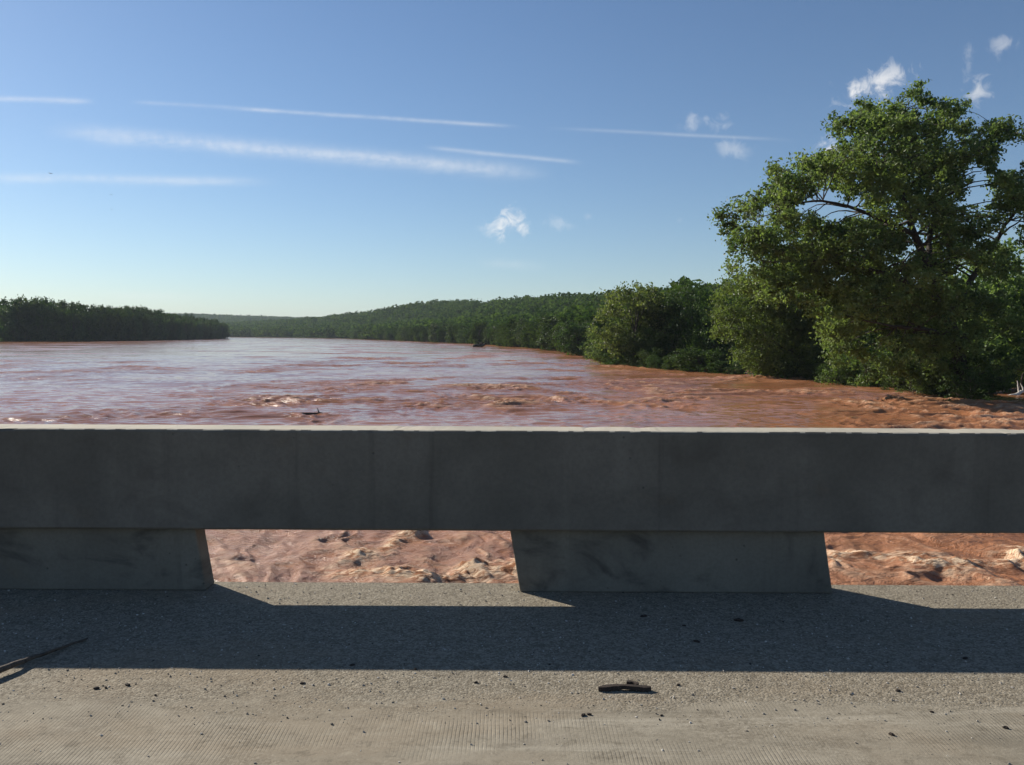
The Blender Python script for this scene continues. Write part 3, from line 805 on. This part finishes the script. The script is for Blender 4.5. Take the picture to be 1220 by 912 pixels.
LOW = []
def along(line, step, s0, s1):
    """points along a polyline between arc lengths"""
    out = []; acc = 0; nxt = s0
    for i in range(len(line) - 1):
        a = Vector(line[i]); c = Vector(line[i + 1]); L = (c - a).length
        while nxt <= acc + L and nxt <= s1:
            t = (nxt - acc) / L; out.append((a.lerp(c, t), (c - a).normalized())); nxt += step
        acc += L
    return out
for p, d in along(right_bank[4:11], 3.0, 0, 100):
    nrm = Vector((d.y, -d.x)); q = p + nrm * random.uniform(-0.5, 1.6)
    place(random.choice('mcm'), q.x, q.y, WZ - 0.5, random.uniform(0.15, 0.30), random.uniform(0, 6), 'low green bush of the unbroken growth along the near right water edge', 'low growth along the near right bank', random.uniform(1.3, 2.0))
rb = right_bank[10:17]
acc = 0
for p, d in along(rb, 7.5, 16, 620):
    nrm = Vector((d.y, -d.x))
    q = p + nrm * (random.uniform(-1, 5))
    place(random.choice('abcd'), q.x, q.y, WZ - 0.3, random.uniform(0.62, 1.0), random.uniform(0, 6), 'green tree in the row that lines the right bank into the distance', 'row of trees along the right bank', random.uniform(0.9, 1.3))
lb = left_bank[2:9]
for row in range(2):
    for p, d in along(lb, 7.5, 0 + row * 3, 520):
        nrm = Vector((-d.y, d.x))
        q = p + nrm * (row * 9 + random.uniform(0, 4))
        hgt = 1.95 - 0.35 * min(1, max(0, (q.y - 360) / 300)) + (0.12 if row else -0.25)
        place(random.choice('abcd'), q.x, q.y, WZ - 0.3, random.uniform(0.86, 1.06) * hgt, random.uniform(0, 6), 'dark tree in the wood on the far left bank', 'wood on the left bank', random.uniform(0.62, 0.8))

# hillside woods that read as one mass
def wood(name, xs, ys, hs, ws, nclump, nq, leaf, mat, label):
    n = len(xs)
    zs = terrain(xs, ys)
    d = rand_unit(n * nclump).reshape(n, nclump, 3)
    d[:, :, 2] = np.abs(d[:, :, 2]) * 1.0 - 0.15
    base = np.stack([xs, ys, zs + hs * 0.5], -1)
    cc = base[:, None] + d * np.stack([ws * .4, ws * .4, hs * .4], -1)[:, None]
    off = rand_unit(n * nclump * nq).reshape(n, nclump, nq, 3)
    c = cc[:, :, None] + off * (ws * 0.22)[:, None, None, None]
    s = np.broadcast_to((leaf * ws / 8)[:, None, None], (n, nclump, nq)).reshape(-1) * rng.uniform(.6, 1.3, n * nclump * nq)
    out = (off * 0.7 + d[:, :, None] * 0.6).reshape(-1, 3)
    V = leaves(c.reshape(-1, 3), out, s, 0.85)
    o = link(name, mesh_np(name, V, quads(len(V) // 4)), mat)
    return tag(o, label, 'wood', kind='stuff')
def scatter(n, x0, x1, y0, y1, cond):
    xs, ys = rng.uniform(x0, x1, n), rng.uniform(y0, y1, n)
    k = cond(xs, ys); return xs[k], ys[k]
rang = np.array([math.atan2(x, y) for x, y in R1]); rrad = np.array([math.hypot(x, y) for x, y in R1])
def right_hill(x, y):
    dr, _ = pdist(x, y, right_bank)
    a, r = np.arctan2(x, y), np.hypot(x, y)
    return pip(x, y, right_poly) & (a < 0.64) & (a > -0.36) & (dr > np.where(r < 620, 9, 1)) & (r > 125) & (r < np.interp(a, rang, rrad) + 70)
xs, ys = scatter(60000, -650, 300, 100, 1900, right_hill)
keep = rng.random(len(xs)) < 0.62 * np.clip(520 / ys, 0.35, 1)
xs, ys = xs[keep], ys[keep]
n = len(xs); print('hill trees', n)
hs = rng.uniform(6.5, 12.5, n)
wood('hillside_wood', xs, ys, hs, hs * rng.uniform(0.9, 1.2, n) * (0.9 + ys / 2200), 9, 14, 1.15, M_LEAFF, 'unbroken green wood covering the long hill along the right bank')
def far_hill(x, y):
    d2, _ = pdist(x, y, R2)
    return pip(x, y, right_poly) & (x / y > -0.75) & (x / y < 0.0) & (y > 1500)
xs, ys = scatter(9000, -2100, 0, 1500, 2750, far_hill)
n = len(xs); print('far', n)
wood('distant_wood', xs, ys, rng.uniform(9, 13, n), rng.uniform(16, 26, n), 6, 10, 1.5, M_LEAFF, 'blue-green wood on the farthest low hills across the river bend')
def left_back(x, y):
    dl, _ = pdist(x, y, left_bank)
    return pip(x, y, left_poly) & (dl > 20) & (x / y > -0.8) & (y > 250) & (dl < 140)
xs, ys = scatter(6000, -700, -150, 250, 900, left_back); xs, ys = xs[:900], ys[:900]
n = len(xs); print('left', n)
wood('lowland_wood', xs, ys, rng.uniform(13, 17.5, n), rng.uniform(8, 12, n), 9, 14, 1.2, M_LEAFF, 'dense dark wood filling in behind the trees of the far left bank')

# ------------------------------------------------------------------ driftwood and snags
def driftwood(name, label, px, py, length, r, yaw, mat, branches=3, tilt=0.08, group=None):
    p = on_z(px, py, WZ)
    root = empty(name, (p.x, p.y, WZ)); tag(root, label, 'driftwood', group)
    dirv = Vector((math.cos(yaw), math.sin(yaw), tilt))
    nrm = Vector((-dirv.y, dirv.x, 0)).normalized()
    pts = [dirv * length * f + nrm * random.gauss(0, length * .03) + Vector((0, 0, r * 0.7 + random.gauss(0, r * .2))) for f in (-.5, -.2, .15, .5)]
    link('log', tube_mesh([curve_path(pts, r, r * .55, 6, r * .08)], 'log', 10), mat, root)
    for k in range(branches):
        f = random.uniform(-.35, .45); s = dirv * length * f + Vector((0, 0, r))
        e = s + nrm * random.uniform(-.2, .2) * length + Vector((0, 0, length * random.uniform(.14, .3))) + dirv * random.uniform(-.1, .15) * length
        link('branch', tube_mesh([curve_path([s, (s + e) * .5 + Vector((0, 0, length * .03)), e], r * .45, r * .12, 5, r * .05)], 'branch', 7), mat, root)
    return root
driftwood('driftwood_snag', 'dark snag of driftwood far out on the river near the right bank', 571, 413.5, 4.4, 0.62, 0.3, M_DRIFT, 4, 0.12)
driftwood('floating_log', 'small dark log floating in mid river just beyond the railing', 371, 495, 1.05, 0.09, 0.2, M_DRIFT, 1, 0.03)
driftwood('fallen_log', 'bleached white fallen log at the water edge right of the tallest tree', 1213, 471, 3.0, 0.15, 0.6, M_BLEACH, 2, 0.16)
driftwood('driftwood', 'dark fallen trunk lying on the bank behind the bleached log', 1200, 470, 5.0, 0.2, 0.3, M_DRIFT, 2, 0.12)

# ------------------------------------------------------------------ things lying on the deck
def on_deck(px, py): return on_z(px, py, 0)
a = on_deck(-45, 824); c = on_deck(48, 786); d = on_deck(104, 763)
a.z, c.z, d.z = 0.022, 0.016, 0.008
mid = (a + c) * .5 + Vector((0.01, 0.02, 0.004))
me = tube_mesh([curve_path([a, mid, c, d], 0.017, 0.004, 8, 0.0015), curve_path([c, c + Vector((.05, .035, .015)), c + Vector((.08, .075, .012))], 0.006, 0.002, 4)], 'stick', 9)
o = link('stick', me, M_STICK); tag(o, 'long bare brown stick lying across the shadow edge on the bridge deck', 'stick')
def chip(name, px, py, L, W, H, yaw, label, group=None):
    p = on_deck(px, py)
    bm = bmesh.new(); bmesh.ops.create_icosphere(bm, subdivisions=2, radius=1)
    for v in bm.verts:
        k = 1 + 0.22 * math.sin(v.co.x * 5 + px) * math.cos(v.co.y * 4 + py) + random.gauss(0, 0.07)
        v.co = Vector((v.co.x * L * .5 * k, v.co.y * W * .5 * k, max(v.co.z, -0.6) * H * .5 * k + H * .28))
    me = bpy.data.meshes.new(name); bm.to_mesh(me); bm.free()
    o = link(name, me, M_CHIP); o.location = (p.x, p.y, 0); o.rotation_euler = (0, 0, yaw)
    return tag(o, label, 'bark', group)
bp = on_deck(744, 823)
brk = empty('bark_strip', (bp.x, bp.y, 0)); tag(brk, 'dark strip of broken bark lying in the sun on the deck', 'bark')
def strip(L, W, H, bend):
    V, Fc = [], []
    n = 14
    for i in range(n + 1):
        f = i / n; x = (f - .5) * L
        wv = W * (0.75 + 0.2 * math.sin(f * 9) + random.gauss(0, .05)) * (0.35 + 0.65 * min(1, min(f, 1 - f) * 8))
        zc = 0.002 + bend * math.sin(math.pi * f) ; yc = 0.006 * math.sin(f * 5)
        V += [(x, yc - wv / 2, zc), (x, yc + wv / 2, zc), (x, yc + wv * .3, zc + H), (x, yc - wv * .35, zc + H * .9)]
    for i in range(n):
        for k in range(4):
            k2 = (k + 1) % 4; q = i * 4
            Fc.append((q + k, q + k2, q + 4 + k2, q + 4 + k))
    Fc += [(3, 2, 1, 0), tuple(n * 4 + k for k in range(4))]
    me = bpy.data.meshes.new('bark_piece'); me.from_pydata(V, [], Fc); me.update(); return me
s = link('bark_piece', strip(0.19, 0.030, 0.014, 0.004), M_CHIP, brk); s.rotation_euler = (0, 0, 0.06)
s = link('bark_sliver', strip(0.045, 0.020, 0.016, 0.0), M_CHIP, brk); s.location = (0.035, 0.035, 0); s.rotation_euler = (0, 0, -.2)
for px, py, L in [(767,735,.034),(880,740,.042),(815,746,.02),(830,765,.028),(1150,785,.026),(420,793,.022)]:
    chip('bark_chip', px, py, L, L * .55, L * .35, random.uniform(-.5, .5), 'small dark chip of bark in the shadow of the railing', 'bark chips in the railing shadow')
for px, py, L in [(702,852,.018),(1062,876,.02),(1070,824,.02),(1110,849,.014),(495,798,.016),(360,815,.018),(115,821,.022),(126,820,.016),(152,817,.022),(602,807,.018),(567,814,.016),(185,829,.014),(788,853,.013),(808,817,.016),(695,853,.02),(1198,868,.02)]:
    chip('bark_chip', px, py, L, L * .55, L * .5, random.uniform(-.8, .8), 'tiny dark chip of bark on the sunlit deck', 'bark chips on the sunlit deck')

# ------------------------------------------------------------------ birds
m_b, nb, p = newmat('dark_feathers')
n_ = nb.noise(nb.n('ShaderNodeTexCoord').outputs['Object'], 9, 3)
nb.link(nb.ramp(n_, [(0.3, (0.012, 0.012, 0.014)), (0.7, (0.05, 0.05, 0.055))]), p.inputs['Base Color'])
def bird(px, py, Y, span, yaw, flap, label):
    pos = at_y(px, py, Y)
    bm = bmesh.new()
    prof = [(-.30, .012), (-.2, .03), (-.08, .062), (.06, .07), (.16, .05), (.22, .045), (.27, .03), (.32, .006)]
    rings = []
    for x, r in prof:
        rings.append([bm.verts.new((x * span, math.cos(t) * r * span, math.sin(t) * r * span * .9)) for t in np.linspace(0, 2 * np.pi, 8, endpoint=False)])
    for q, s_ in zip(rings, rings[1:]):
        for k in range(8): bm.faces.new((q[k], q[(k + 1) % 8], s_[(k + 1) % 8], s_[k]))
    bm.faces.new(rings[0][::-1]); bm.faces.new(rings[-1])
    for sg in (-1, 1):
        W_ = [(.12, .04, .03), (.14, .28, .12 * flap + .02), (.02, .5, .04 * flap), (-.08, .3, .1 * flap + .01), (-.10, .04, .02)]
        up = [bm.verts.new((x * span, sg * y * span, (z + .008) * span)) for x, y, z in W_]
        dn = [bm.verts.new((x * span, sg * y * span, (z - .008) * span)) for x, y, z in W_]
        bm.faces.new(up); bm.faces.new(dn[::-1])
        for k in range(5): bm.faces.new((up[k], dn[k], dn[(k + 1) % 5], up[(k + 1) % 5]))
    t1 = [bm.verts.new((x * span, y * span, z * span)) for x, y, z in ((-.26, -.03, .006), (-.26, .03, .006), (-.42, .07, .006), (-.42, -.07, .006))]
    t2 = [bm.verts.new((v.co.x, v.co.y, v.co.z - .012 * span)) for v in t1]
    bm.faces.new(t1); bm.faces.new(t2[::-1])
    for k in range(4): bm.faces.new((t1[k], t2[k], t2[(k + 1) % 4], t1[(k + 1) % 4]))
    bmesh.ops.recalc_face_normals(bm, faces=bm.faces[:])
    me = bpy.data.meshes.new('bird'); bm.to_mesh(me); bm.free()
    o = link('bird', me, m_b); o.location = pos; o.rotation_euler = (0, 0, yaw)
    tag(o, label, 'bird')
bird(60, 207, 110, 0.62, 2.6, 1.0, 'dark bird against the pale sky, highest of the three')
bird(132, 232, 170, 0.62, 2.2, -.6, 'small faint bird in the sky, middle one of the three')
bird(133, 250, 180, 0.62, 2.9, 0.7, 'small faint bird in the sky, lowest of the three')

# ------------------------------------------------------------------ haze
HAZE_DENSITY = 0.00010
hz = box_mesh('haze', -6200, 6200, -6200, 6200, WZ - 6.5, 130)
m, nb, p = newmat('haze_air')
m.node_tree.nodes.remove(p)
vol = nb.n('ShaderNodeVolumePrincipled')
vol.inputs['Color'].default_value = (0.80, 0.90, 1.0, 1); vol.inputs['Density'].default_value = HAZE_DENSITY
vol.inputs['Anisotropy'].default_value = 0.0
nb.link(vol.outputs[0], m.node_tree.nodes['Material Output'].inputs['Volume'])
tag(link('haze', hz, m), kind='stuff')
